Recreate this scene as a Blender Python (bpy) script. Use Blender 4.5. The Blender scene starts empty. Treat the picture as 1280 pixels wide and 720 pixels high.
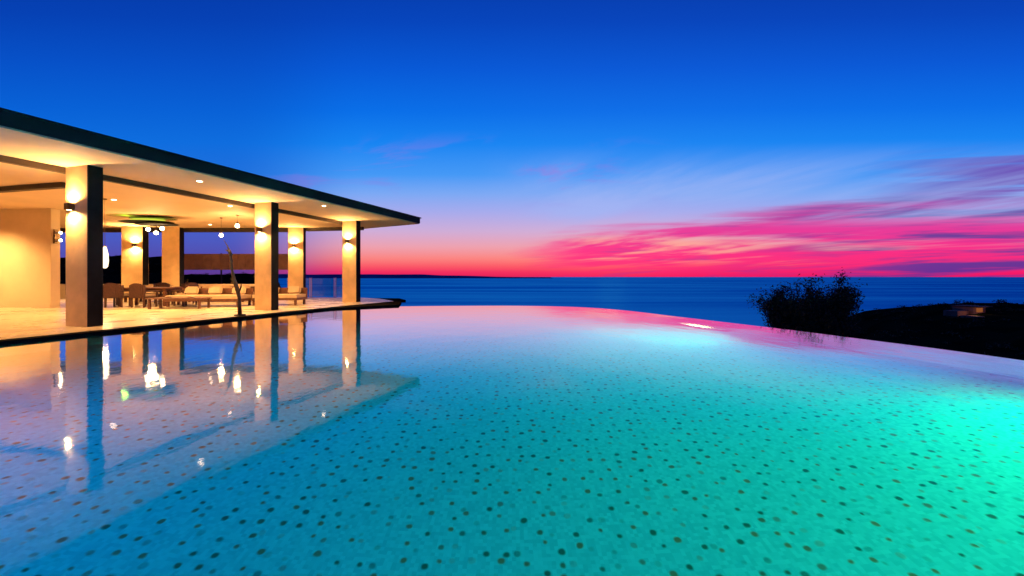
import bpy, bmesh, math, random
from mathutils import Vector, Matrix
random.seed(7)
PI = math.pi
sc = bpy.context.scene
C = sc.collection
CAMZ = 1.10            # camera above the deck (deck top is z = 0)
WZ = -0.05             # pool water level
FZ = -1.50             # pool floor
CEIL = 3.55            # ceiling height
U = Vector((0.281, 0.960, 0)).normalized()       # along the colonnade
N = Vector((-0.960, 0.281, 0)).normalized()      # from the pool into the pavilion
UA = math.atan2(U.y, U.x) - PI/2                 # rotation of the pavilion grid

# ------------------------------------------------------------------ tagging
def tag(o, label=None, cat=None, group=None, kind=None):
    if label: o['label'] = label
    if cat: o['category'] = cat
    if group: o['group'] = group
    if kind: o['kind'] = kind
    return o

def thing(name, loc, label, cat, rz=0, group=None):
    o = bpy.data.objects.new(name, None); C.objects.link(o)
    o.location = loc; o.rotation_euler = (0, 0, rz); o.empty_display_size = .2
    return tag(o, label, cat, group)

def link(name, bm, mat, parent=None, smooth=False, bevel=0):
    if bevel:
        bmesh.ops.bevel(bm, geom=[e for e in bm.edges if e.calc_face_angle(0) > .6], offset=bevel, segments=2, affect='EDGES', clamp_overlap=True)
    me = bpy.data.meshes.new(name); bm.normal_update(); bm.to_mesh(me); bm.free()
    if smooth:
        for p in me.polygons: p.use_smooth = True
    me.materials.append(mat)
    o = bpy.data.objects.new(name, me); C.objects.link(o)
    if parent: o.parent = parent
    return o

def copy_tree(o, parent=None):
    c = o.copy(); C.objects.link(c)
    if parent: c.parent = parent
    for ch in list(o.children): copy_tree(ch, c)
    return c

# ------------------------------------------------------------------ shapes
def box(bm, x0, x1, y0, y1, z0, z1, M=None):
    vs = [bm.verts.new(v) for v in ((x0,y0,z0),(x1,y0,z0),(x1,y1,z0),(x0,y1,z0),(x0,y0,z1),(x1,y0,z1),(x1,y1,z1),(x0,y1,z1))]
    for f in ((3,2,1,0),(4,5,6,7),(0,1,5,4),(1,2,6,5),(2,3,7,6),(3,0,4,7)): bm.faces.new([vs[i] for i in f])
    if M is not None: bmesh.ops.transform(bm, matrix=M, verts=vs)
    return vs

def bx(*a, M=None):
    bm = bmesh.new(); box(bm, *a, M=M); return bm

def prism(bm, pts, z0, z1):
    a = [bm.verts.new((x, y, z0)) for x, y in pts]; b = [bm.verts.new((x, y, z1)) for x, y in pts]
    bm.faces.new(a[::-1]); bm.faces.new(b)
    n = len(pts)
    for i in range(n): bm.faces.new((a[i], a[(i+1) % n], b[(i+1) % n], b[i]))
    bmesh.ops.recalc_face_normals(bm, faces=bm.faces[:])

def tube(bm, pts, rads, seg=8, flat=1.0):
    rings = []
    for i, p in enumerate(pts):
        p = Vector(p)
        d = (Vector(pts[min(i+1, len(pts)-1)]) - Vector(pts[max(i-1, 0)])).normalized()
        ref = Vector((0, 0, 1)) if abs(d.z) < .9 else Vector((1, 0, 0))
        a = d.cross(ref).normalized(); b = d.cross(a)
        r = rads[i] if isinstance(rads, (list, tuple)) else rads
        rings.append([bm.verts.new(p + a*r*math.cos(2*PI*k/seg) + b*r*flat*math.sin(2*PI*k/seg)) for k in range(seg)])
    for i in range(len(rings)-1):
        for k in range(seg):
            bm.faces.new((rings[i][k], rings[i][(k+1) % seg], rings[i+1][(k+1) % seg], rings[i+1][k]))
    bm.faces.new(rings[0][::-1]); bm.faces.new(rings[-1])

def lathe(bm, prof, seg=24, sx=1, sy=1):
    rings = []
    for r, z in prof:
        rings.append([bm.verts.new((r*sx*math.cos(2*PI*k/seg), r*sy*math.sin(2*PI*k/seg), z)) for k in range(seg)])
    for i in range(len(rings)-1):
        for k in range(seg):
            bm.faces.new((rings[i][k], rings[i][(k+1) % seg], rings[i+1][(k+1) % seg], rings[i+1][k]))
    bm.faces.new(rings[0][::-1]); bm.faces.new(rings[-1])
    bmesh.ops.recalc_face_normals(bm, faces=bm.faces[:])

# ------------------------------------------------------------------ materials
class G:
    """small node helper"""
    def __init__(s, tree): s.t = tree
    def n(s, typ, **kw):
        nd = s.t.nodes.new(typ)
        for k, v in kw.items(): setattr(nd, k, v)
        return nd
    def put(s, sock, v):
        if isinstance(v, bpy.types.NodeSocket): s.t.links.new(v, sock)
        else: sock.default_value = v
    def m(s, op, a, b=0.0, c=None, clamp=False):
        nd = s.n('ShaderNodeMath', operation=op, use_clamp=clamp)
        s.put(nd.inputs[0], a); s.put(nd.inputs[1], b)
        if c is not None: s.put(nd.inputs[2], c)
        return nd.outputs[0]
    def sm(s, v, a, b, lo=0.0, hi=1.0):
        nd = s.n('ShaderNodeMapRange', interpolation_type='SMOOTHSTEP')
        s.put(nd.inputs[0], v); nd.inputs[1].default_value = a; nd.inputs[2].default_value = b
        nd.inputs[3].default_value = lo; nd.inputs[4].default_value = hi
        return nd.outputs[0]
    def mix(s, f, a, b, mode='MIX'):
        nd = s.n('ShaderNodeMix', data_type='RGBA', blend_type=mode)
        s.put(nd.inputs[0], f); s.put(nd.inputs[6], a); s.put(nd.inputs[7], b)
        return nd.outputs[2]
    def xyz(s, x, y, z):
        nd = s.n('ShaderNodeCombineXYZ')
        for i, v in enumerate((x, y, z)): s.put(nd.inputs[i], v)
        return nd.outputs[0]
    def noise(s, vec, scale=1, detail=4, rough=.5, dist=0):
        nd = s.n('ShaderNodeTexNoise')
        if vec is not None: s.put(nd.inputs['Vector'], vec)
        nd.inputs['Scale'].default_value = scale; nd.inputs['Detail'].default_value = detail
        nd.inputs['Roughness'].default_value = rough; nd.inputs['Distortion'].default_value = dist
        return nd.outputs[0]

def lin(r, g, b):
    f = lambda c: (c/12.92 if c <= .04045 else ((c+.055)/1.055)**2.4)
    return (f(r/255), f(g/255), f(b/255), 1)

def mat(name, col, rough=.6, metal=0, var=.15, scale=3, bump=0, bscale=40, spec=.5, sheen=0):
    m = bpy.data.materials.new(name); m.use_nodes = True
    g = G(m.node_tree); b = m.node_tree.nodes['Principled BSDF']
    tc = g.n('ShaderNodeTexCoord').outputs['Object']
    nz = g.noise(tc, scale, 5, .6)
    dark = tuple(c*(1-var) for c in col[:3]) + (1,); light = tuple(min(1, c*(1+var)) for c in col[:3]) + (1,)
    g.put(b.inputs['Base Color'], g.mix(g.sm(nz, .3, .7), dark, light))
    b.inputs['Roughness'].default_value = rough; b.inputs['Metallic'].default_value = metal
    b.inputs['Specular IOR Level'].default_value = spec
    if bump:
        bp = g.n('ShaderNodeBump'); bp.inputs['Distance'].default_value = bump; bp.inputs['Strength'].default_value = .6
        g.put(bp.inputs['Height'], g.noise(tc, bscale, 4, .6)); g.put(b.inputs['Normal'], bp.outputs[0])
    return m

def glow(name, col, strength):
    m = bpy.data.materials.new(name); m.use_nodes = True
    t = m.node_tree; t.nodes.clear(); g = G(t)
    e = g.n('ShaderNodeEmission'); e.inputs[0].default_value = (*col, 1); e.inputs[1].default_value = strength
    g.put(g.n('ShaderNodeOutputMaterial').inputs[0], e.outputs[0])
    return m

M = {}
M['plaster'] = mat('cream_plaster', (.62, .47, .30, 1), .75, var=.06, scale=1.2, bump=.004, bscale=60)
M['ceiling'] = mat('ceiling_plaster', (.66, .50, .33, 1), .7, var=.07, scale=.6, bump=.002, bscale=30)
M['column'] = mat('column_stone', (.72, .50, .26, 1), .7, var=.12, scale=2.0, bump=.004, bscale=50)
M['near_black'] = mat('near_black_matt', (.010, .010, .012, 1), .8, var=.3, scale=4, spec=.1)  # near black: shade on the column sides, also chandelier plates and sculpture base
M['fascia'] = mat('fascia_metal', (.016, .017, .018, 1), .7, var=.25, scale=1.5, bump=.004, bscale=12, spec=.2)
M['beam'] = mat('dark_beam', (.030, .016, .008, 1), .6, var=.3, scale=5, bump=.003)
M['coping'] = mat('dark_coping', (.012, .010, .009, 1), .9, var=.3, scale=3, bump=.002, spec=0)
M['teak'] = mat('brown_teak', (.11, .040, .018, 1), .5, var=.35, scale=9, bump=.003)
M['wicker'] = mat('dark_wicker', (.055, .020, .012, 1), .6, var=.4, scale=30, bump=.006, bscale=90)
M['cushion'] = mat('cream_cushion', (.50, .36, .22, 1), .85, var=.08, scale=5, bump=.006, bscale=20)
M['steel'] = mat('steel', (.55, .54, .52, 1), .3, metal=1, var=.1)
M['bronze'] = mat('bronze', (.10, .06, .03, 1), .4, metal=.8, var=.2)
M['glassplate'] = mat('green_glass_plate', (.10, .30, .04, 1), .15, var=.3, scale=3)
M['driftwood'] = mat('driftwood', (.035, .022, .014, 1), .6, var=.4, scale=14, bump=.006)
M['bark'] = mat('bark', (.06, .04, .025, 1), .85, var=.4, scale=12, bump=.01)
M['screen'] = mat('reflection_brown', (.30, .16, .11, 1), .8, var=.2, scale=2)  # brown of the ceiling reflected in glass, put into the colour
M['bulb'] = glow('warm_bulb', (1, .74, .42), 22)
M['lens'] = glow('sconce_lens', (1, .66, .30), 30)
M['lantern'] = glow('lantern_glass', (1, .80, .52), 2.4)
M['poollens'] = glow('pool_lamp_lens', (.85, 1, .42), 3.2)
g = G(M['poollens'].node_tree); _o = g.n('ShaderNodeTexCoord').outputs['Object']; _s = g.n('ShaderNodeSeparateXYZ'); g.put(_s.inputs[0], _o)
_y = g.m('DIVIDE', _s.outputs[1], .62); _z = g.m('DIVIDE', _s.outputs[2], .27)
_d = g.m('SQRT', g.m('ADD', g.m('MULTIPLY', _y, _y), g.m('MULTIPLY', _z, _z)))
g.put([n for n in M['poollens'].node_tree.nodes if n.type == 'EMISSION'][0].inputs[1], g.sm(_d, 1.0, .0, 3.0, 75.0))
M['greenglow'] = glow('green_diffuser', (.55, .60, .05), 1.3)

# deck stone with large slabs
def deck_mat():
    m = bpy.data.materials.new('deck_stone'); m.use_nodes = True
    g = G(m.node_tree); b = m.node_tree.nodes['Principled BSDF']
    tc = g.n('ShaderNodeTexCoord').outputs['Object']
    mp = g.n('ShaderNodeMapping'); g.put(mp.inputs[0], tc); mp.inputs['Rotation'].default_value = (0, 0, -UA)
    br = g.n('ShaderNodeTexBrick'); g.put(br.inputs[0], mp.outputs[0])
    br.inputs['Color1'].default_value = (.56, .44, .30, 1); br.inputs['Color2'].default_value = (.48, .37, .25, 1)
    br.inputs['Mortar'].default_value = (.26, .19, .12, 1); br.inputs['Scale'].default_value = 1
    br.inputs['Mortar Size'].default_value = .006; br.inputs['Brick Width'].default_value = .9; br.inputs['Row Height'].default_value = .9
    br.offset = 0
    g.put(b.inputs['Base Color'], g.mix(.35, br.outputs[0], g.mix(g.noise(tc, 2.5, 6, .65), (.42,.32,.21,1), (.58,.46,.32,1))))
    g.put(b.inputs['Roughness'], g.sm(g.noise(tc, 1.3, 4), .3, .7, .22, .42))
    return m
M['deck'] = deck_mat()

def pool_mat():
    m = bpy.data.materials.new('pool_mosaic'); m.use_nodes = True
    g = G(m.node_tree); b = m.node_tree.nodes['Principled BSDF']
    tc = g.n('ShaderNodeTexCoord').outputs['Object']
    sp = g.n('ShaderNodeSeparateXYZ'); g.put(sp.inputs[0], tc)
    vec = g.xyz(sp.outputs[0], sp.outputs[1], sp.outputs[2])
    # fine mosaic variation
    sn = g.n('ShaderNodeVectorMath', operation='SNAP'); g.put(sn.inputs[0], vec); sn.inputs[1].default_value = (.03, .03, .03)
    wn = g.n('ShaderNodeTexWhiteNoise', noise_dimensions='3D'); g.put(wn.inputs[0], sn.outputs[0])
    base = g.mix(wn.outputs[0], (.045, .52, .72, 1), (.085, .66, .86, 1))
    base = g.mix(g.sm(g.noise(tc, .5, 3), .35, .65), base, g.mix(1.0, base, (.86, .95, .97, 1), 'MULTIPLY'))
    def dots(scale, thr, rnd, off):
        v = g.n('ShaderNodeTexVoronoi', voronoi_dimensions='2D', feature='F1', distance='MINKOWSKI')
        v.inputs['Exponent'].default_value = 2.2
        mp = g.n('ShaderNodeMapping'); g.put(mp.inputs[0], vec); mp.inputs['Location'].default_value = off
        wob = g.n('ShaderNodeVectorMath', operation='ADD'); g.put(wob.inputs[0], mp.outputs[0])
        g.put(v.inputs['Vector'], mp.outputs[0]); v.inputs['Scale'].default_value = scale; v.inputs['Randomness'].default_value = rnd
        s3 = g.n('ShaderNodeSeparateXYZ'); g.put(s3.inputs[0], v.outputs['Color'])
        lim = g.m('MULTIPLY_ADD', s3.outputs[2], thr*.45, thr*.72)
        d = g.m('SUBTRACT', lim, v.outputs['Distance'])
        mask = g.sm(d, -.05, .10)
        alpha = g.sm(s3.outputs[0], .05, .6, .25, .85)
        col = g.mix(g.sm(s3.outputs[1], .35, .75), (.025, .055, .014, 1), (.36, .12, .014, 1))
        return g.m('MULTIPLY', mask, alpha), col
    k1, c1 = dots(7.2, .182, .8, (0, 0, 0))
    # gold dots only on the floor (the normal points up)
    ge = g.n('ShaderNodeNewGeometry'); s2 = g.n('ShaderNodeSeparateXYZ'); g.put(s2.inputs[0], ge.outputs['Normal'])
    up = g.m('GREATER_THAN', s2.outputs[2], .5)
    g.put(b.inputs['Base Color'], g.mix(g.m('MULTIPLY', k1, up), base, c1))
    b.inputs['Roughness'].default_value = .9; b.inputs['Specular IOR Level'].default_value = 0
    return m
M['pool'] = pool_mat()

def water_mat():
    m = bpy.data.materials.new('pool_water'); m.use_nodes = True
    t = m.node_tree; t.nodes.clear(); g = G(t)
    tc = g.n('ShaderNodeTexCoord').outputs['Object']
    mp = g.n('ShaderNodeMapping'); g.put(mp.inputs[0], tc); mp.inputs['Scale'].default_value = (1, .55, 1)
    h = g.m('ADD', g.m('MULTIPLY', g.noise(mp.outputs[0], .9, 2, .4), 1.0), g.m('MULTIPLY', g.noise(mp.outputs[0], 4.5, 3, .5), .30))
    bp = g.n('ShaderNodeBump'); bp.inputs['Strength'].default_value = 1; bp.inputs['Distance'].default_value = .006
    g.put(bp.inputs['Height'], h)
    fr = g.n('ShaderNodeFresnel'); fr.inputs[0].default_value = 1.34; g.put(fr.inputs[1], bp.outputs[0])
    gl = g.n('ShaderNodeBsdfGlossy'); gl.inputs['Roughness'].default_value = .045; g.put(gl.inputs['Normal'], bp.outputs[0])
    gl.inputs['Color'].default_value = (1, 1, 1, 1)
    tr = g.n('ShaderNodeBsdfRefraction'); tr.inputs['IOR'].default_value = 1.33; tr.inputs['Roughness'].default_value = .03; tr.inputs['Color'].default_value = (.55, .95, .99, 1); g.put(tr.inputs['Normal'], bp.outputs[0])
    mx = g.n('ShaderNodeMixShader'); g.put(mx.inputs[0], g.sm(fr.outputs[0], .035, .57)); g.put(mx.inputs[1], tr.outputs[0]); g.put(mx.inputs[2], gl.outputs[0])
    g.put(g.n('ShaderNodeOutputMaterial').inputs[0], mx.outputs[0])
    return m
M['water'] = water_mat()

def sea_mat():
    m = bpy.data.materials.new('sea_water'); m.use_nodes = True
    g = G(m.node_tree); b = m.node_tree.nodes['Principled BSDF']
    tc = g.n('ShaderNodeTexCoord').outputs['Object']
    mp = g.n('ShaderNodeMapping'); g.put(mp.inputs[0], tc); mp.inputs['Scale'].default_value = (.0006, .0035, 1)
    big = g.noise(mp.outputs[0], 1, 5, .6, .4)
    g.put(b.inputs['Base Color'], g.mix(g.sm(big, .38, .64), (.0, .14, .55, 1), (.02, .34, .85, 1)))
    b.inputs['Roughness'].default_value = .6; b.inputs['Specular IOR Level'].default_value = .0
    mq = g.n('ShaderNodeMapping'); g.put(mq.inputs[0], tc); mq.inputs['Scale'].default_value = (.03, .09, 1)
    bp = g.n('ShaderNodeBump'); bp.inputs['Strength'].default_value = .5; bp.inputs['Distance'].default_value = 2.0
    g.put(bp.inputs['Height'], g.noise(mq.outputs[0], 1, 6, .65)); g.put(b.inputs['Normal'], bp.outputs[0])
    gl = g.n('ShaderNodeBsdfGlossy'); gl.inputs['Roughness'].default_value = .5; g.put(gl.inputs['Normal'], bp.outputs[0])
    g.put(gl.inputs['Color'], g.mix(g.sm(big, .36, .62), (.0, .52, .80, 1), (.06, 1, 1, 1)))
    mx = g.n('ShaderNodeMixShader'); mx.inputs[0].default_value = .85
    g.put(mx.inputs[1], b.outputs[0]); g.put(mx.inputs[2], gl.outputs[0])
    g.put([n for n in m.node_tree.nodes if n.type == 'OUTPUT_MATERIAL'][0].inputs[0], mx.outputs[0])
    return m
M['sea'] = sea_mat()
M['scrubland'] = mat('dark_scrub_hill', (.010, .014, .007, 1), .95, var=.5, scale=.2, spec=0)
M['headland'] = mat('haze_blue_headland', (.05, .14, .32, 1), .95, var=.2, scale=.002, spec=0)  # blue of distant haze put into the base colour

def leaf_mat(name, c1, c2):
    m = bpy.data.materials.new(name); m.use_nodes = True
    g = G(m.node_tree); b = m.node_tree.nodes['Principled BSDF']
    tc = g.n('ShaderNodeTexCoord').outputs['Object']
    g.put(b.inputs['Base Color'], g.mix(g.sm(g.noise(tc, 6, 4), .35, .65), c1, c2))
    b.inputs['Roughness'].default_value = .7; b.inputs['Specular IOR Level'].default_value = .1
    return m
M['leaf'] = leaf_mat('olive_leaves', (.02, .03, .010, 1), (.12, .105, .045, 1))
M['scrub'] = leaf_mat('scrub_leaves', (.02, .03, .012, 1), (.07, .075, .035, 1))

def glass_mat():
    m = bpy.data.materials.new('clear_glass'); m.use_nodes = True
    t = m.node_tree; t.nodes.clear(); g = G(t)
    fr = g.n('ShaderNodeFresnel'); fr.inputs[0].default_value = 1.45
    gl = g.n('ShaderNodeBsdfGlossy'); gl.inputs['Roughness'].default_value = .02
    tr = g.n('ShaderNodeBsdfTransparent'); tr.inputs[0].default_value = (.80, .86, .86, 1)
    mx = g.n('ShaderNodeMixShader'); g.put(mx.inputs[0], fr.outputs[0]); g.put(mx.inputs[1], tr.outputs[0]); g.put(mx.inputs[2], gl.outputs[0])
    g.put(g.n('ShaderNodeOutputMaterial').inputs[0], mx.outputs[0])
    return m
M['glass'] = glass_mat()

# ------------------------------------------------------------------ pool
def smooth_line(pts, k=6):
    out = []
    for i in range(len(pts)-1):
        p0 = Vector(pts[max(i-1, 0)]); p1 = Vector(pts[i]); p2 = Vector(pts[i+1]); p3 = Vector(pts[min(i+2, len(pts)-1)])
        for j in range(k):
            t = j/k
            out.append(tuple(.5*((2*p1) + (p2-p0)*t + (2*p0-5*p1+4*p2-p3)*t*t + (3*p1-p0-3*p2+p3)*t**3)))
    out.append(tuple(pts[-1])); return out

rim = smooth_line([(-4.45, 15.45), (-3.0, 15.68), (-1.2, 15.82), (.3, 15.80), (1.8, 15.45), (3.0, 14.75), (3.95, 13.45), (4.78, 11.5),
                   (5.5, 9.85), (6.05, 8.55), (6.47, 7.35), (6.80, 6.4), (7.04, 5.4), (7.22, 4.0), (7.25, 2.0), (7.0, -3.5)])
deckside = [(-11.9, -3.5), (-8.66, 6.74), (-7.37, 10.8), (-6.37, 13.95)]
outline = deckside + rim                       # clockwise seen from above
bm = bmesh.new()
f = bm.faces.new([bm.verts.new((x, y, FZ)) for x, y in outline]); 
if f.normal.z < 0 or True:
    bm.normal_update()
    if f.normal.z < 0: f.normal_flip()
bmesh.ops.triangulate(bm, faces=bm.faces[:])
tag(link('pool_floor', bm, M['pool']), kind='structure')
# walls of the basin: inner faces, with an outer skin behind the free rim
bm = bmesh.new()
lo = [bm.verts.new((x, y, FZ)) for x, y in outline]; hi = [bm.verts.new((x, y, WZ-.006)) for x, y in outline]
n = len(outline)
for i in range(n): bm.faces.new((lo[i], lo[(i+1) % n], hi[(i+1) % n], hi[i]))
ro = []
for i, (x, y) in enumerate(rim):
    a = Vector(rim[max(i-1, 0)]); b = Vector(rim[min(i+1, len(rim)-1)]); d = (b-a).normalized()
    o = Vector((x, y)) + Vector((-d.y, d.x))*.035
    ro.append(o)
t0 = [bm.verts.new((x, y, WZ-.006)) for x, y in rim]; t1 = [bm.verts.new((o.x, o.y, WZ-.02)) for o in ro]; t2 = [bm.verts.new((o.x, o.y, -3.6)) for o in ro]
for i in range(len(rim)-1):
    bm.faces.new((t0[i], t0[i+1], t1[i+1], t1[i])); bm.faces.new((t1[i], t1[i+1], t2[i+1], t2[i]))
tag(link('pool_wall', bm, M['pool']), kind='structure')
bm = bmesh.new()
f = bm.faces.new([bm.verts.new((x, y, WZ)) for x, y in outline]); bm.normal_update()
if f.normal.z < 0: f.normal_flip()
tag(link('pool_water', bm, M['water']), kind='structure')

# ------------------------------------------------------------------ deck
deck_pts = [(-12.2, -3.5), (-8.96, 6.70), (-7.67, 10.85), (-6.72, 13.95), (-5.3, 17.95), (-6.6, 20.0), (-8.2, 21.3), (-40, 22.6), (-40, -3.5)]
bm = bmesh.new(); prism(bm, deck_pts, -.35, 0)
tag(link('pool_deck', bm, M['deck']), kind='structure')
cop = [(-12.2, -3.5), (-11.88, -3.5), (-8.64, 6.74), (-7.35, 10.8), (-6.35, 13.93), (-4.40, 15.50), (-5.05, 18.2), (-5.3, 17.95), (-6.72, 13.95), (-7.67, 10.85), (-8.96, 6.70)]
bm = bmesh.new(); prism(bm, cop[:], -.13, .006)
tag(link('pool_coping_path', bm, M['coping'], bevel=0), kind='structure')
bm = bmesh.new(); prism(bm, [(-6.3, 20.6), (-5.6, 21.0), (-6.4, 22.6), (-10.5, 23.3), (-10.5, 21.6), (-8.1, 21.35), (-6.5, 20.1)], -.26, -.12)
tag(link('lower_deck_terrace', bm, M['coping']), kind='structure')
# ground under the deck (retaining mass)
# ------------------------------------------------------------------ pavilion
pav = thing('open_pavilion', (-16, 12, 0), 'flat roofed open pavilion with cream columns and warm lit ceiling beside the pool', 'pavilion')
OFF = Matrix.Translation((16, -12, 0))
def ppart(name, bm, m, parent=None, **kw):
    bmesh.ops.transform(bm, matrix=OFF, verts=bm.verts[:])
    return link(name, bm, m, parent or pav, **kw)
E = (-4.27, 18.5)
roof_pts = [(-11.9, -4.0), E, (-8.2, 20.75), (-13, 21.6), (-40, 23.0), (-40, -4.0)]
def inset_pts(d):
    n = len(roof_pts); out = []
    for i in range(n):
        p = Vector(roof_pts[i]); a = Vector(roof_pts[i-1]); b = Vector(roof_pts[(i+1) % n])
        n1 = (p-a).normalized(); n2 = (b-p).normalized()
        m1 = Vector((-n1.y, n1.x)); m2 = Vector((-n2.y, n2.x)); mm = (m1+m2).normalized()
        out.append(tuple(p + mm*d/max(.3, mm.dot(m1))))
    return out
bm = bmesh.new(); prism(bm, roof_pts, CEIL+.03, CEIL+.26)
prism(bm, inset_pts(-.05), CEIL+.262, CEIL+.30)
roof = ppart('roof', bm, M['fascia'])
bm = bmesh.new(); prism(bm, inset_pts(.04), CEIL, CEIL+.028)
ppart('ceiling_panel', bm, M['ceiling'])

def frame(p, rz):      # matrix of a local frame standing at p, x across (towards the pool), y along the row
    return Matrix.Translation(p) @ Matrix.Rotation(rz, 4, 'Z')
cols = [(-9.28, 8.70, UA), (-7.86, 13.0, UA), (-6.77, 17.3, UA), (-17.95, 19.35, .02), (-16.45, 19.7, .12), (-10.35, 19.75, .18)]
wid = [.74, .70, .72, 1.02, .80, .70]
for i, (x, y, rz) in enumerate(cols):
    F = frame((x, y, 0), rz); w = wid[i]
    c = ppart('column', bx(-w, 0, 0, .27 if i < 3 else .34, 0, CEIL-.001, M=F), M['column'], bevel=.008)
    p = ppart('side_shade_panel', bx(.0005, .022, .001, .262 if i < 3 else .3, .004, CEIL-.004, M=F), M['near_black'])  # panel added so the unlit pool-facing side stays near black
# first column stands before the camera's left, one more off frame that continues the row
F = frame((-10.62, 4.1, 0), UA)
ppart('column', bx(-.74, 0, 0, .27, 0, CEIL-.001, M=F), M['column'], bevel=.008)

# beams under the ceiling
def beam(name, a, b, w, z0, z1, m=M['beam']):
    a = Vector((*a, 0)); b = Vector((*b, 0)); d = b-a
    F = Matrix.Translation(a) @ Matrix.Rotation(math.atan2(d.y, d.x), 4, 'Z')
    return ppart(name, bx(0, d.length, -w/2, w/2, z0, z1, M=F), m, bevel=.004)
s = Vector((-9.28, 8.70)) + Vector((N.x, N.y))*.80; e = Vector((-6.77, 17.3)) + Vector((N.x, N.y))*.80
dr = (e-s).normalized()
beam('ceiling_beam', tuple(s - dr*9), tuple(e + dr*1.2), .14, CEIL-.13, CEIL-.001)
beam('ceiling_beam', (-11.6, 10.35), (-26, 13.7), .16, CEIL-.13, CEIL-.001)
beam('ceiling_beam', (-7.3, 19.5), (-10.3, 20.0), .2, CEIL-.16, CEIL-.001)
beam('ceiling_beam', (-10.4, 20.0), (-24, 20.15), .2, CEIL-.20, CEIL-.001)
# rear wall on the left, with a low plinth
F = frame((-16.5, 14.25, 0), -.06)
wl = ppart('wall', bx(-14, 0, 0, .28, 0, CEIL-.001, M=F), M['plaster'], bevel=.004)
ppart('skirting_board', bx(-13.99, -.01, -.025, -.001, .001, .13, M=F), M['plaster'], bevel=.003)
# side wall off to the left that closes the lounge
F = frame((-30.4, 13.4, 0), 0)
ppart('wall', bx(-.3, 0, -16, 0, 0, CEIL-.002, M=F), M['plaster'])

# ------------------------------------------------------------------ lamps
WARM = (1.0, .56, .19)
def lamp(typ, name, loc, energy, col, parent=None, rot=None, size=.05, spot=None, blend=1.0):
    ld = bpy.data.lights.new(name, typ); ld.energy = energy; ld.color = col
    if typ == 'AREA':
        ld.shape = 'DISK'; ld.size = size
    else: ld.shadow_soft_size = size
    if spot: ld.spot_size = math.radians(spot); ld.spot_blend = blend
    o = bpy.data.objects.new(name, ld); C.objects.link(o); o.location = loc
    if rot is not None: o.rotation_euler = rot
    if parent: o.parent = parent
    return o

def make_sconce(label, loc, rz, power):
    t = thing('wall_lamp', loc, label, 'wall lamp', rz, 'up and down wall lamps on the columns')
    link('housing', bx(-.06, .06, -.13, -.02, -.07, .07), M['bronze'], t, bevel=.006)
    link('mounting_plate', bx(-.05, .05, -.02, -.001, -.055, .055), M['bronze'], t)
    for s in (1, -1):
        bm = bmesh.new(); bmesh.ops.create_circle(bm, cap_ends=True, radius=.04, segments=20, matrix=Matrix.Translation((0, -.075, s*.0715)))
        link('lens', bm, M['lens'], t)
        lamp('SPOT', 'lens_light', (0, -.085, s*.078), power, WARM, t, (PI if s > 0 else 0, 0, 0), .03, 165, .6)
    return t
sconces = [((-9.28, 8.70), .46, 280), ((-7.86, 13.0), .42, 280), ((-6.77, 17.3), .42, 280), ((-17.95, 19.35),   .34, 420), ((-10.35, 19.75), .42, 280)]
slabels = ['up and down wall lamp on the broad front column at the pool edge', 'up and down wall lamp on the middle front column',
           'up and down wall lamp on the end column under the roof corner', 'bright wall lamp on the rear column under the green chandelier',
           'small wall lamp on the slim rear column between two front columns']
rzs = [UA, UA, UA, .02, .18]
for (p, off, pw), lb, rz in zip(sconces, slabels, rzs):
    q = Vector((*p, 2.64)) + Matrix.Rotation(rz, 3, 'Z') @ Vector((-off, 0, 0))
    make_sconce(lb, q, rz, pw)
q = Vector((-10.62, 4.1, 2.64)) + Matrix.Rotation(UA, 3, 'Z') @ Vector((-.46, 0, 0))
make_sconce('up and down wall lamp on the column just outside the view', q, UA, 170)

# recessed ceiling downlights
def make_down(x, y, power, label, lens=True):
    t = thing('ceiling_downlight', (x, y, CEIL), label, 'ceiling light', 0, 'round downlights in the pavilion ceiling')
    bm = bmesh.new(); lathe(bm, [(.085, -.012), (.085, -.001)], 20); link('trim_ring', bm, M['steel'], t)
    bm = bmesh.new(); bmesh.ops.create_circle(bm, cap_ends=True, radius=.06, segments=20, matrix=Matrix.Translation((0, 0, -.016)))
    link('lens', bm, M['bulb'], t)
    lamp('SPOT', 'lens_light', (0, 0, -.03), power*10.5, WARM, t, (0, 0, 0), .05, 130, .8)
    return t
for x, y, p, lb in [
    (-7.98, 10.17, 60, 'small downlight in the overhang between the first two front columns'),
    (-6.47, 13.7, 60, 'small downlight in the overhang near the end column'),
    (-9.7, 13.7, 130, 'downlight in the ceiling behind the middle column'),
    (-14.1, 18.6, 120, 'faint downlight near the rear beam'),
    (-18.5, 12.9, 170, 'added unseen downlight that washes the cream wall'),  # from here on, extra downlights added to brighten the interior
    (-22.5, 12.8, 170, 'added unseen downlight over the far end of the cream wall'),
    (-13.5, 8.4, 75, 'added unseen downlight over the open floor beyond the frame'),
    (-17.5, 8.2, 80, 'added unseen downlight deep in the lounge beyond the frame'),
    (-12.6, 12.6, 130, 'added downlight above the wooden daybed'),
    (-21.0, 17.6, 120, 'added downlight hidden behind the cream wall')]:
    make_down(x, y, p, lb)

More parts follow.
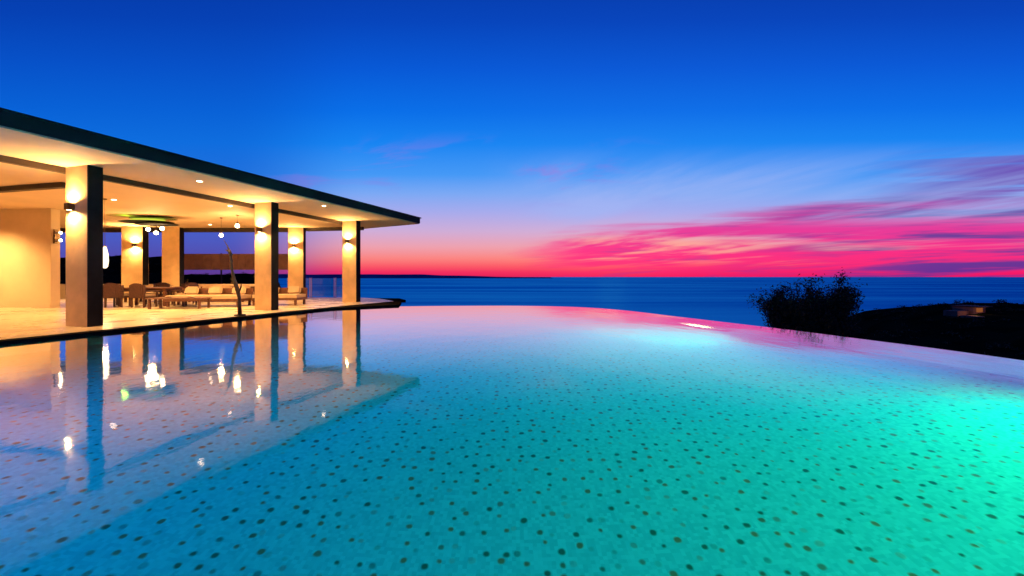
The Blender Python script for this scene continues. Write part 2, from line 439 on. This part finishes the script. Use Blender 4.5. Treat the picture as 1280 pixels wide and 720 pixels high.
# bulbs on cords
def make_pendant(x, y, z, r, label, lantern=False, power=12):
    t = thing('pendant_lamp', (x, y, CEIL), label, 'pendant lamp', 0, 'pendant lamps hanging in the pavilion')
    L = CEIL - z
    bm = bmesh.new(); lathe(bm, [(.05, -.03), (.05, -.001)], 16); link('ceiling_rose', bm, M['bronze'], t)
    top = -L + (.36 if lantern else r*1.4)
    bm = bmesh.new(); tube(bm, [(0, 0, -.03), (0, 0, top)], .006, 6); link('cord', bm, M['bronze'], t)
    if lantern:
        bm = bmesh.new(); lathe(bm, [(.03, -L-.33), (.07, -L-.28), (.09, -L-.1), (.08, -L+.12), (.045, -L+.3), (.03, -L+.34)], 20)
        link('lantern_glass', bm, M['lantern'], t, smooth=True)
        bm = bmesh.new(); lathe(bm, [(.05, -L+.342), (.02, -L+.38)], 16); link('cap', bm, M['bronze'], t)
    else:
        bm = bmesh.new(); lathe(bm, [(r*.3, -L-r), (r*.8, -L-r*.7), (r, -L), (r*.75, -L+r*.7), (r*.3, -L+r*1.1)], 16)
        link('bulb', bm, M['bulb'], t, smooth=True)
        bm = bmesh.new(); lathe(bm, [(r*.45, -L+r*1.12), (r*.35, -L+r*1.9)], 12); link('lamp_holder', bm, M['bronze'], t)
    lamp('POINT', 'bulb_light', (0, 0, -L-(.42 if lantern else r*1.6)), power*3, WARM, t, None, .08)
    return t
make_pendant(-12.78, 12.5, 1.70, .1, 'long glowing lantern hanging beside the first front column', True, 20)
make_pendant(-10.9, 15.8, 3.12, .075, 'bright bulb hanging highest in front of the rear opening', power=30)
make_pendant(-12.05, 16.5, 2.82, .07, 'round white bulb hanging lower in front of the rear opening', power=20)

# chandelier: stacked oval plates, green diffuser, small bulbs
t = thing('oval_chandelier', (-14.75, 16.2, CEIL), 'dark oval chandelier of stacked plates with a green glow and small bulbs', 'chandelier', .1)
def plate(z0, z1, rx, ry, ox=0, lip=.9):
    bm = bmesh.new(); lathe(bm, [(lip, z0), (1, (z0+z1)/2), (lip*.97, z1)], 40, rx, ry)
    bmesh.ops.translate(bm, verts=bm.verts[:], vec=(ox, 0, 0)); return bm
bm = bmesh.new(); tube(bm, [(0, 0, -.001), (0, 0, -.22)], .05, 12); link('stem', bm, M['bronze'], t)
link('diffuser', plate(-.17, -.12, .62, .40, -.05), M['greenglow'], t)
link('plate', plate(-.112, -.07, .85, .5, .15), M['glassplate'], t)
link('plate', plate(-.25, -.20, 1.00, .55, -.1), M['near_black'], t)
link('plate', plate(-.34, -.28, .80, .45, .30), M['near_black'], t)
for k, (dx, dz) in enumerate([(-.05, -.52), (.25, -.66), (.48, -.48)]):
    bm = bmesh.new(); tube(bm, [(dx, 0, -.33), (dx, 0, dz+.07)], .008, 6); link('arm', bm, M['bronze'], t)
    bm = bmesh.new(); bmesh.ops.create_icosphere(bm, subdivisions=2, radius=.075, matrix=Matrix.Translation((dx, 0, dz))); link('bulb', bm, M['bulb'], t, smooth=True)
lamp('POINT', 'bulb_light', (.2, -.1, -.85), 150, WARM, t, None, .1)
lamp('POINT', 'green_light', (-.75, -.2, -.12), 5, (.45, .9, .05), t, None, .1)

# double chrome lamp at the end of the cream wall
t = thing('chrome_lamp', (-16.47, 14.35, 2.55), 'chrome double spotlight on the end of the cream wall', 'wall lamp')
link('bracket', bx(.0, .05, -.05, .05, -.25, .25), M['bronze'], t, bevel=.005)
for z in (-.14, .14):
    bm = bmesh.new(); tube(bm, [(.05, 0, z), (.20, 0, z)], .055, 14); link('lamp_head', bm, M['steel'], t)
    bm = bmesh.new(); tube(bm, [(.2, 0, z), (.215, 0, z)], .045, 14); link('lens', bm, M['bulb'], t)

# ------------------------------------------------------------------ furniture
def legs(t, xs, ys, h, r, m):
    for x in xs:
        for y in ys:
            bm = bmesh.new(); box(bm, x-r, x+r, y-r, y+r, 0, h); link('leg', bm, m, t, bevel=.004)
def make_table(loc, rz, L, W, H, label):
    t = thing('dining_table', loc, label, 'table', rz)
    link('table_top', bx(-L/2, L/2, -W/2, W/2, H-.05, H), M['teak'], t, bevel=.008)
    link('apron', bx(-L/2+.08, L/2-.08, -W/2+.08, W/2-.08, H-.13, H-.051), M['teak'], t)
    legs(t, (-L/2+.09, L/2-.09), (-W/2+.09, W/2-.09), H-.052, .04, M['teak'])
    return t
def make_chair(loc, rz, label, cushion=True):
    t = thing('wicker_armchair', loc, label, 'armchair', rz, 'dark wicker armchairs around the dining table')
    link('seat', bx(-.27, .27, -.26, .26, .34, .40), M['wicker'], t, bevel=.015)
    bm = bmesh.new()
    prev = None
    for k in range(9):
        a = -.27 + .54*k/8; yy = .24 + .05*math.cos(a/.27*PI/2)
        box(bm, a-.036, a+.036, yy-.02, yy+.02, .36, .80 + .07*math.cos(a/.27*PI/2))
    link('backrest', bm, M['wicker'], t)
    for s in (-1, 1):
        bm = bmesh.new(); box(bm, s*.29-.03, s*.29+.03, -.25, .26, .56, .61); box(bm, s*.29-.022, s*.29+.022, -.24, -.19, .36, .56)
        link('armrest', bm, M['wicker'], t, bevel=.006)
    legs(t, (-.24, .24), (-.23, .22), .339, .022, M['wicker'])
    if cushion: link('seat_cushion', bx(-.24, .24, -.24, .20, .402, .47), M['cushion'], t, bevel=.025)
    return t
make_table((-13.8, 15.2, 0), .1, 1.7, .9, .70, 'dark wooden dining table beneath the green chandelier')
ch = make_chair((-14.3, 14.45, 0), PI+.25, 'wicker armchair at the near side of the dining table, closest to the cream wall')
for loc, rz, lb in [((-13.35, 14.45, 0), PI-.1, 'wicker armchair at the near side of the dining table, closest to the daybed'),
                    ((-15.05, 15.2, 0), PI/2+.1, 'wicker armchair at the head of the dining table by the broad column'),
                    ((-12.62, 15.4, 0), -PI/2, 'wicker armchair at the end of the dining table next to the daybed'),
                    ((-14.3, 16.05, 0), .1, 'wicker armchair behind the dining table towards the bright rear column'),
                    ((-13.3, 16.1, 0), -.1, 'wicker armchair behind the dining table towards the plain rear column'),
                    ((-18.1, 16.6, 0), PI-.4, 'wicker armchair seen through the gap beside the cream wall')]:
    c = copy_tree(ch); c.location = loc; c.rotation_euler = (0, 0, rz); c['label'] = lb
ch['group'] = 'dark wicker armchairs around the dining table'

def make_daybed(loc, rz, L, label, pillows=3, back=False):
    t = thing('daybed', loc, label, 'daybed', rz, 'low wooden daybeds with cream cushions')
    link('frame', bx(-L/2, L/2, -.42, .42, .20, .29), M['teak'], t, bevel=.008)
    legs(t, (-L/2+.08, L/2-.08), (-.36, .36), .199, .035, M['teak'])
    link('mattress', bx(-L/2+.03, L/2-.03, -.39, .39, .292, .42), M['cushion'], t, bevel=.035)
    for k in range(pillows):
        x = -L/2 + L*(k+.5)/pillows
        Fm = Matrix.Translation((x, .30, .58)) @ Matrix.Rotation(-.25, 4, 'X')
        link('pillow', bx(-.25, .25, -.06, .06, -.16, .15, M=Fm), M['cushion'], t, bevel=.05)
    if back:
        link('backrest', bx(-L/2, L/2, .42, .47, .20, .66), M['teak'], t, bevel=.006)
    return t
make_daybed((-11.3, 14.9, 0), .06, 2.6, 'long teak daybed with cream cushions between the dining table and the middle column', 3, True)
make_daybed((-9.1, 15.6, 0), .06, 1.7, 'short teak daybed just behind the middle column', 2, True)
make_daybed((-12.9, 17.7, 0), .05, 2.4, 'teak daybed with backrest along the low rear wall', 3, True)
make_daybed((-15.9, 17.6, 0), .02, 1.8, 'teak daybed in front of the two rear columns', 2, True)
# low coffee table with small bowls
t = thing('coffee_table', (-11.6, 13.9, 0), 'low dark coffee table in front of the long daybed', 'table', .05)
link('table_top', bx(-.9, .9, -.3, .3, .33, .37), M['teak'], t, bevel=.006)
legs(t, (-.82, .82), (-.23, .23), .329, .03, M['teak'])
for k, (x, y, r) in enumerate([(-.4, 0, .10), (.35, .05, .12)]):
    bm = bmesh.new(); lathe(bm, [(r*.5, 0), (r, .05), (r*.95, .055), (r*.4, .015)], 18)
    o = link('bowl', bm, M['cushion'], None, smooth=True); o.location = (-11.6+x, 13.9+y, .371)
    tag(o, ['smaller cream bowl on the low coffee table', 'larger cream bowl on the low coffee table'][k], 'bowl')

# low parapet wall at the back of the terrace
t = thing('parapet_wall', (-17, 20.7, 0), 'low cream parapet wall closing the back of the terrace', 'low wall', .01)
link('wall', bx(-6.5, 4.1, 0, .25, 0, .66), M['plaster'], t, bevel=.004)
link('cap', bx(-6.53, 4.13, -.03, .28, .662, .72), M['plaster'], t, bevel=.006)
# small potted plants on the parapet
def potted(loc, label, s=1.0, seed=1):
    rr = random.Random(seed)
    t = thing('potted_plant', loc, label, 'potted plant', 0, 'small plants on the parapet wall')
    bm = bmesh.new(); lathe(bm, [(.06*s, 0), (.085*s, .12*s), (.075*s, .122*s)], 14); link('pot', bm, M['bronze'], t)
    bm = bmesh.new()
    for k in range(60):
        a = rr.uniform(0, 2*PI); l = rr.uniform(.10, .28)*s; tilt = rr.uniform(.1, .9)
        d = Vector((math.cos(a)*math.sin(tilt), math.sin(a)*math.sin(tilt), math.cos(tilt))); p = Vector((0, 0, .12*s))
        w = d.cross(Vector((0, 0, 1))).normalized()*.012*s
        vs = [bm.verts.new(v) for v in (p, p+d*l*.6+w, p+d*l, p+d*l*.6-w)]; bm.faces.new(vs)
    link('foliage', bm, M['leaf'], t)
potted((-14.6, 20.82, .721), 'small dark plant on the parapet beside the plain rear column', 1.0, 3)
potted((-17.0, 20.82, .721), 'small plant on the parapet between the two rear columns', .8, 5)

# brown panel on posts, standing for the lit ceiling reflected in glass
t = thing('reflection_panel', (-14.85, 22.9, -.1), 'brown panel standing for a ceiling reflection in glass beyond the rear opening', 'panel', .01)
bm = bmesh.new()
for k in range(27):
    x = -4.1 + k*.243; box(bm, x, x+.237, -.02 + .012*(k % 2), .02 + .012*(k % 2), 1.60, 2.52)
link('reflection_slats', bm, M['screen'], t)
for x in (-4.15, -1.9, .35, 2.5): link('post', bx(x-.03, x+.03, .035, .095, 0, 2.56), M['fascia'], t)
# glass balustrade
bm = None
for k, (x, y) in enumerate([(-11.4, 21.3), (-10.0, 21.05), (-8.6, 20.8)]):
    t = thing('glass_balustrade', (x, y, 0), ['glass balustrade panel nearest the parapet wall', 'glass balustrade panel behind the slim rear column', 'glass balustrade panel at the seaward end of the terrace'][k], 'balustrade', -.17, 'clear glass balustrade panels')
    link('pane', bx(-.64, .64, -.008, .008, .06, 1.02), M['glass'], t)
    for s in (-1, 1): link('post', bx(s*.66-.015, s*.66+.015, -.02, .02, 0, 1.05), M['steel'], t)

# slender curved driftwood sculpture on the coping
t = thing('driftwood_sculpture', (-7.72, 11.3, .006), 'tall thin curved driftwood sculpture standing on the coping by the middle column', 'sculpture')
pts = [(0, 0, 0), (-.015, 0, .25), (-.02, 0, .5), (-.10, .02, .78), (-.19, .03, 1.02), (-.24, .02, 1.30), (-.245, 0, 1.55), (-.29, 0, 1.80), (-.36, 0, 1.98), (-.46, 0, 2.14)]
bm = bmesh.new(); tube(bm, pts, [.055, .05, .042, .055, .045, .03, .035, .03, .014, .006], 8); link('stem', bm, M['driftwood'], t, smooth=True)
bm = bmesh.new(); tube(bm, [(-.245, 0, 1.7), (-.30, -.01, 1.83), (-.42, 0, 1.86)], [.04, .045, .006], 8); link('branch', bm, M['driftwood'], t, smooth=True)
bm = bmesh.new(); tube(bm, [(-.05, 0, .62), (.03, .0, .80), (.04, 0, .9)], [.03, .02, .006], 8); link('branch', bm, M['driftwood'], t, smooth=True)
bm = bmesh.new(); lathe(bm, [(.14, 0), (.14, .025), (.05, .03)], 20); link('base', bm, M['near_black'], t)

# ------------------------------------------------------------------ pool lamps
def pool_lamp(p, d, col, power, label, spot=140, down=.25, depth=.30, r=.13, size=.12, wide=1.0):
    d = Vector((d[0], d[1], 0)).normalized(); rz = math.atan2(d.y, d.x)
    t = thing('pool_lamp', (p[0], p[1], WZ-depth), label, 'pool light', rz, 'round lamps set into the pool walls')
    R = Matrix.Rotation(PI/2, 4, 'Y')
    bm = bmesh.new(); lathe(bm, [(r*1.25, .0), (r*1.25, .02), (r, .03)], 28); bmesh.ops.transform(bm, matrix=Matrix.Scale(wide, 4, (0, 1, 0)) @ R, verts=bm.verts[:]); link('rim', bm, M['steel'], t)
    bm = bmesh.new(); lathe(bm, [(r*.96, .031), (r*.7, .045), (.01, .05)], 28); bmesh.ops.transform(bm, matrix=Matrix.Scale(wide, 4, (0, 1, 0)) @ R, verts=bm.verts[:]); link('lens', bm, M['poollens'], t)
    lamp('SPOT', 'lens_light', (.10, 0, 0), power, col, t, (0, -PI/2 + down, 0), size, spot, .9)
    return t
TEAL = (.14, 1.0, .66); CYAN = (.0, .80, 1.0)
pool_lamp((4.88, 10.5), (-.92, -.40), (.06, 1, .5), 6500, 'glowing pool lamp in the far curved wall near the dark bush', r=.27, wide=2.3, down=.10, spot=168, size=.03, depth=1.05)
pool_lamp((7.2, 3.3), (-1, .0), (.12, 1, .22), 1800, 'green pool lamp in the right wall just outside the view', down=.25, spot=160)
pool_lamp((-10.22, 1.6), (1, .05), (0, .36, 1), 5200, 'cyan pool lamp below the deck near the camera', down=.3)
pool_lamp((-7.12, 11.6), (1, -.25), CYAN, 600, 'cyan pool lamp below the driftwood sculpture', down=.1, spot=165)
pool_lamp((4.8, -3.48), (.1, 1), (.15, 1, .46), 3200, 'added unseen pool lamp in the near wall behind the camera', down=.2, spot=160)  # unseen lamp added to brighten the pool floor

# ------------------------------------------------------------------ terrain, sea, hills
from mathutils import noise as mn
SEA = -42
def sstep(a, b, x):
    t = max(0, min(1, (x-a)/(b-a))); return t*t*(3-2*t)
def ground_h(x, y):
    r = x/max(y, 8.0)
    # terrace the pool stands on, falling away towards the sea
    dx = max(abs(x+8) - 26, 0); dy = max(y-22, 0); dist = math.hypot(dx*.8, dy)
    z = -3.2 - .55*dist
    # headland on the right
    h = -3.3 - 2.6*(1 - sstep(46, 78, x-.5*(y-60))) - .03*max(0, 60-y) - .06*max(0, y-58) - 40*sstep(80, 140, y)
    m = sstep(38, 62, x - .5*(y-60)) 
    lo = -3.6 - .20*max(0, y-14) 
    z2 = lo*(1-m) + h*m
    if x > -2: z = max(z, z2) if x > 14 else z*(1-sstep(-2, 14, x)) + max(z, z2)*sstep(-2, 14, x)
    # hill behind the pavilion on the left
    ey = math.exp(-((y-120)/45)**2); rr_ = x/max(y, 60)
    z = max(z, -40 + 41.5*sstep(-.50, -.60, rr_)*min(1, ey*1.1), -40 + 46.5*sstep(-.82, -.87, rr_)*min(1, ey*1.1))
    z += (mn.noise(Vector((x*.10, y*.10, 3)))*.9 + mn.noise(Vector((x*.35, y*.35, 7)))*.35) * min(1, max(0, (math.hypot(x, y)-20)/30))
    return max(z, SEA-3)
bm = bmesh.new(); NX, NY = 200, 130
g_ = [[None]*NX for _ in range(NY)]
for j in range(NY):
    y = -30 + 250*(j/(NY-1))**1.25
    for i in range(NX):
        x = -230 + 460*i/(NX-1)
        g_[j][i] = bm.verts.new((x, y, ground_h(x, y)))
for j in range(NY-1):
    for i in range(NX-1): bm.faces.new((g_[j][i], g_[j][i+1], g_[j+1][i+1], g_[j+1][i]))
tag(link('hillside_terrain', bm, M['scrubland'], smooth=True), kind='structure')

bm = bmesh.new(); bmesh.ops.create_circle(bm, cap_ends=True, radius=160000, segments=96)
o = link('sea', bm, M['sea']); o.location = (0, 0, SEA); tag(o, kind='structure')

# distant headland on the horizon, left of the middle
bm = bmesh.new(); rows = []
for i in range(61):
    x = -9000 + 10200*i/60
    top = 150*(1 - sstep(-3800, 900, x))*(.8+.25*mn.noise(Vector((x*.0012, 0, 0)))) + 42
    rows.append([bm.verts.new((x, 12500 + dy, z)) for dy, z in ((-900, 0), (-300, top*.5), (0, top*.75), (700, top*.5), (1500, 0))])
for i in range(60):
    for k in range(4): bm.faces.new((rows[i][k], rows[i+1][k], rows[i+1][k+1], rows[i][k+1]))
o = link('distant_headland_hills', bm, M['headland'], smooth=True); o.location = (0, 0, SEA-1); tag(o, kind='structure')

# scrub covering the hills
bm = bmesh.new(); rr = random.Random(11)
def leafquad(bm, p, s, rr):
    n = Vector((rr.gauss(0, 1), rr.gauss(0, 1), rr.gauss(0, 1))).normalized()
    a = n.orthogonal().normalized(); b = n.cross(a)
    th = rr.uniform(0, PI); a, b = a*math.cos(th)+b*math.sin(th), b*math.cos(th)-a*math.sin(th)
    vs = [bm.verts.new(p + v) for v in (-a*s, -b*s*.4, a*s, b*s*.4)]; bm.faces.new(vs)
for k in range(1500):
    x = rr.uniform(30, 150); y = rr.uniform(34, 105)
    if rr.random() < .28: x = rr.uniform(-150, -50); y = rr.uniform(80, 135)
    z = ground_h(x, y)
    if z < -30: continue
    s = rr.uniform(.25, .75)
    for q in range(26):
        d = Vector((rr.gauss(0, .5)*s, rr.gauss(0, .5)*s, abs(rr.gauss(0, .32))*s))
        leafquad(bm, Vector((x, y, z)) + d, .28*s, rr)
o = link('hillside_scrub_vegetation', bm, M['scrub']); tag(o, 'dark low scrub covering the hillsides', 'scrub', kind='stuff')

# small lit terrace house on the right hill
hx, hy = 65.0, 56.0; hz = ground_h(hx, hy) + .05
M['rock'] = mat('terrace_stone', (.20, .11, .07, 1), .85, var=.3, scale=.8, bump=.03, bscale=4)
t = thing('terrace_house', (hx, hy, hz), 'tiny warmly lit stone house on the dark hillside', 'house', .3)
link('wall', bx(-.2, 2.6, 0, 2.2, -.8, .95), M['rock'], t)
link('roof', bx(-.35, 2.75, -.7, 2.35, .952, 1.08), M['fascia'], t)
link('wing_wall', bx(-2.9, -.21, .4, 1.9, -.8, .45), M['rock'], t)
link('terrace_slab', bx(-3.2, 2.9, -2.2, -.01, -.8, -.1), M['rock'], t)
link('window', bx(.5, 1.9, -.03, -.001, .25, .8), glow('house_window', (1, .30, .08), .25), t)
link('door', bx(2.05, 2.45, -.03, -.001, 0, .85), M['teak'], t)
lamp('POINT', 'porch_light', (1.2, -1.0, .5), 20, (1, .42, .2), t, None, .1)
lamp('POINT', 'porch_light', (-1.6, -.9, .2), 22, (1, .42, .2), t, None, .1)

# ------------------------------------------------------------------ bush beyond the pool edge
def make_tree(loc, H, R, label, seed):
    rr = random.Random(seed)
    t = thing('olive_tree', loc, label, 'tree')
    wood = bmesh.new(); lv = bmesh.new()
    tips = []
    def limb(p, d, L, r, depth):
        pts = [p]; q = p.copy(); dd = d.copy()
        for k in range(4):
            dd = (dd + Vector((rr.gauss(0, .13), rr.gauss(0, .13), .06 + rr.gauss(0, .06)))).normalized()
            q = q + dd*L/4; pts.append(q.copy())
        tube(wood, pts, [r*(1-.16*k) for k in range(5)], 6 if depth < 2 else 4)
        if depth >= 3 or L < .45: tips.append((pts[-3:], depth)); return
        if depth >= 1: tips.append((pts[2:], depth))
        for k in range(3 if depth < 2 else 2):
            s = pts[rr.choice((2, 3, 4))]
            a = rr.uniform(0, 2*PI); sp = rr.uniform(.35, .8)
            nd = (dd + Vector((math.cos(a), math.sin(a), 0))*sp).normalized()
            limb(s, nd, L*rr.uniform(.55, .8), r*.5, depth+1)
    for k in range(11):
        a = 2*PI*k/11 + rr.uniform(-.3, .3); sp = rr.uniform(.04, .26)
        limb(Vector((math.cos(a)*.12, math.sin(a)*.12, -.1)), Vector((math.cos(a)*sp, math.sin(a)*sp, 1)).normalized(), H*rr.uniform(.34, .48), .07, 0)
    for pts, dep in tips:
        for s in range(4):
            c = pts[rr.randrange(len(pts))] + Vector((rr.gauss(0, .07), rr.gauss(0, .07), rr.gauss(0, .09)))
            for q in range(30):
                u = Vector((rr.gauss(0, .10), rr.gauss(0, .10), rr.gauss(0, .14)))
                leafquad(lv, c+u, rr.uniform(.035, .06), rr)
    for k in range(520):
        d = Vector((rr.gauss(0, 1), rr.gauss(0, 1), rr.gauss(0, 1))).normalized()*rr.random()**.4
        c = Vector((d.x*1.36, d.y*1.3, H*.60 + d.z*H*.40 - .12*abs(d.x)*H))
        if mn.noise(c*1.9 + Vector((seed, 0, 0))) < -.08: continue
        for q in range(22): leafquad(lv, c + Vector((rr.gauss(0, .07), rr.gauss(0, .07), rr.gauss(0, .11))), rr.uniform(.035, .06), rr)
    link('trunk', wood, M['bark'], t); link('crown', lv, M['leaf'], t)
    return t
make_tree((10.5, 14.2, -2.4), 3.55, 1.6, 'dark bushy olive tree with open twiggy crown just beyond the pool edge', 9)

# ------------------------------------------------------------------ sky
w = bpy.data.worlds.new('World'); sc.world = w; w.use_nodes = True
t = w.node_tree; t.nodes.clear(); g = G(t)
tc = g.n('ShaderNodeTexCoord').outputs['Generated']
sp = g.n('ShaderNodeSeparateXYZ'); g.put(sp.inputs[0], tc); X, Y, Z = sp.outputs
yp = g.m('MAXIMUM', Y, 0.0)
h2 = g.m('ADD', g.m('MULTIPLY', X, X), g.m('MULTIPLY', Y, Y))
den = g.m('SQRT', g.m('ADD', g.m('MULTIPLY', yp, yp), g.m('MULTIPLY', h2, .05)))
q = g.m('DIVIDE', g.m('MAXIMUM', Z, 0.0), den)
el = g.m('MULTIPLY', g.m('ARCTANGENT', q), 180/PI)        # degrees above the horizon, steeper away from the sunset
az = g.m('MULTIPLY', g.m('ARCTAN2', X, Y), 180/PI)        # degrees to the right of north
def ramp(v, stops, scale):
    cr = g.n('ShaderNodeValToRGB'); g.put(cr.inputs[0], g.m('DIVIDE', v, scale)); els = cr.color_ramp.elements
    cr.color_ramp.interpolation = 'LINEAR'
    els[0].position = stops[0][0]/scale; els[0].color = stops[0][1]
    els[1].position = stops[-1][0]/scale; els[1].color = stops[-1][1]
    for p, c in stops[1:-1]: els.new(p/scale).color = c
    return cr.outputs[0]
base = ramp(el, [(0, lin(228, 30, 88)), (.7, lin(242, 46, 96)), (1.5, lin(250, 88, 104)), (2.6, lin(250, 132, 130)), (4.2, lin(236, 160, 175)),
                 (6.4, lin(205, 172, 215)), (9, lin(165, 170, 236)), (11.5, lin(122, 168, 244)), (14, lin(66, 152, 246)), (18, lin(16, 132, 242)),
                 (22, lin(0, 110, 232)), (27, lin(0, 88, 214)), (32, lin(0, 68, 188)), (38, lin(0, 52, 162)), (60, lin(0, 36, 125)), (90, lin(0, 22, 85))], 90)
cool = ramp(el, [(0, lin(95, 52, 138)), (2, lin(84, 72, 165)), (5, lin(74, 88, 192)), (9, lin(62, 98, 205)), (14, lin(25, 110, 220)), (18, lin(5, 108, 222)),
                 (22, lin(0, 96, 214)), (27, lin(0, 80, 200)), (32, lin(0, 64, 180)), (38, lin(0, 52, 162)), (60, lin(0, 36, 125)), (90, lin(0, 22, 85))], 90)
base = g.mix(g.sm(az, -20, -36), base, cool)
# cloud plane coordinates, streaks run towards the horizon a little left of north
zz = g.m('ADD', g.m('MAXIMUM', Z, 0.0), .035)
cx = g.m('DIVIDE', X, zz); cy = g.m('DIVIDE', Y, zz)
ang = math.radians(-12)
al = g.m('ADD', g.m('MULTIPLY', cx, math.sin(ang)), g.m('MULTIPLY', cy, math.cos(ang)))
ac = g.m('SUBTRACT', g.m('MULTIPLY', cx, math.cos(ang)), g.m('MULTIPLY', cy, math.sin(ang)))
cv = g.xyz(g.m('MULTIPLY', ac, .55), g.m('MULTIPLY', al, .16), 0.0)
# thin streaks in angle space for the band low on the horizon
tilt = g.m('SUBTRACT', el, g.m('MULTIPLY', az, .045))
sv = g.xyz(g.m('MULTIPLY', az, .035), g.m('MULTIPLY', tilt, .42), 0.0)
n1 = g.noise(cv, 1.0, 7, .58, .35)
n2 = g.noise(sv, 1.0, 6, .55, .5)
nn = g.m('ADD', g.m('MULTIPLY', n1, .35), g.m('MULTIPLY', n2, .65))
top = g.m('ADD', 5.4, g.m('MULTIPLY', g.m('MAXIMUM', az, 0.0), .125))         # upper limit of the pink bank
below = g.sm(g.m('SUBTRACT', g.m('ADD', top, g.m('MULTIPLY', g.m('SUBTRACT', nn, .5), 7.0)), el), -.6, 1.6)
right = g.sm(g.m('ADD', az, g.m('MULTIPLY', g.m('SUBTRACT', n2, .5), 26.0)), 0, 11)
dens = g.m('MULTIPLY', g.m('MULTIPLY', below, right), g.sm(nn, .33, .50))
pink = ramp(el, [(0, lin(240, 16, 98)), (1.5, lin(250, 36, 120)), (3.5, lin(250, 28, 132)), (6.5, lin(232, 42, 150)), (10, lin(190, 70, 165)), (14, lin(140, 75, 190))], 90)
purp = lin(92, 48, 150)
dk = g.m('MULTIPLY', g.sm(az, 24, 48), g.sm(g.noise(sv, 1.7, 5, .6, .3), .44, .62))
dk2 = g.m('MULTIPLY', g.sm(g.noise(sv, 2.6, 4, .6), .52, .68), .35)
pinkc = g.mix(g.m('MAXIMUM', dk, dk2), pink, purp)
col = g.mix(g.m('MULTIPLY', dens, .96), base, pinkc)
# peach glow gaps
peach = g.m('MULTIPLY', g.m('MULTIPLY', g.sm(az, 2, 12), g.sm(az, 40, 20)), g.m('MULTIPLY', g.sm(el, 1.6, 3.0), g.sm(el, 6.5, 4.2)))
col = g.mix(g.m('MULTIPLY', peach, g.m('MULTIPLY', g.sm(nn, .5, .40), .8)), col, lin(255, 178, 150))
# high purple cloud on the right
hi_ = g.m('MULTIPLY', g.sm(az, 40, 52), g.m('MULTIPLY', g.sm(tilt, 5.5, 9.5), g.sm(tilt, 16.0, 12.0)))
hic = g.m('MULTIPLY', hi_, g.sm(n2, .38, .52))
col = g.mix(g.m('MULTIPLY', hic, .85), col, lin(110, 50, 165))
# faint lilac wisps higher up
wv = g.xyz(g.m('MULTIPLY', az, .06), g.m('MULTIPLY', tilt, .22), 4.0)
wn_ = g.noise(wv, 1.0, 6, .6, .6)
wm = g.m('MULTIPLY', g.m('MULTIPLY', g.sm(el, 9, 11.5), g.sm(el, 20, 14)), g.m('MULTIPLY', g.sm(az, -34, -22), g.sm(az, 26, 8)))
col = g.mix(g.m('MULTIPLY', g.m('MULTIPLY', wm, g.sm(wn_, .50, .68)), .6), col, lin(150, 105, 215))
wm2 = g.m('MULTIPLY', g.m('MULTIPLY', g.sm(el, 6.5, 9), g.sm(el, 18.5, 12)), g.sm(az, -6, 8))
col = g.mix(g.m('MULTIPLY', g.m('MULTIPLY', wm2, g.sm(n1, .38, .64)), .75), col, lin(158, 180, 244))
# physically based twilight sky underneath, very weak
sky = g.n('ShaderNodeTexSky', sky_type='NISHITA'); sky.sun_disc = False
sky.sun_elevation = math.radians(.5); sky.sun_rotation = math.radians(14)
b1 = g.n('ShaderNodeBackground'); g.put(b1.inputs[0], sky.outputs[0]); b1.inputs[1].default_value = .004
b2 = g.n('ShaderNodeBackground'); g.put(b2.inputs[0], col); b2.inputs[1].default_value = 1.0
ad = g.n('ShaderNodeAddShader'); g.put(ad.inputs[0], b1.outputs[0]); g.put(ad.inputs[1], b2.outputs[0])
g.put(g.n('ShaderNodeOutputWorld').inputs[0], ad.outputs[0])

sl = bpy.data.lights.new('sun', 'SUN'); sl.energy = .03; sl.angle = math.radians(4); sl.color = (1, .45, .35)
so = bpy.data.objects.new('sun', sl); C.objects.link(so)
so.rotation_euler = Vector((math.sin(math.radians(14)), math.cos(math.radians(14)), math.tan(math.radians(1.5)))).to_track_quat('Z', 'Y').to_euler()

# ------------------------------------------------------------------ camera and render settings
cd = bpy.data.cameras.new('camera'); cam = bpy.data.objects.new('camera', cd); C.objects.link(cam)
cam.location = (0, 0, CAMZ); cam.rotation_euler = (PI/2, 0, 0)
cd.sensor_width = 36; cd.lens = 14.0; cd.shift_y = -14/1280; cd.clip_start = .05; cd.clip_end = 400000
sc.camera = cam
sc.view_settings.view_transform = 'Standard'; sc.view_settings.look = 'None'
sc.view_settings.exposure = 0; sc.view_settings.gamma = 1; sc.view_settings.use_curve_mapping = False
sc.render.engine = 'CYCLES'
cy_ = sc.cycles
cy_.use_denoising = True
cy_.max_bounces = 8; cy_.diffuse_bounces = 4; cy_.glossy_bounces = 4; cy_.transparent_max_bounces = 10
cy_.sample_clamp_indirect = 6; cy_.caustics_reflective = False; cy_.caustics_refractive = True
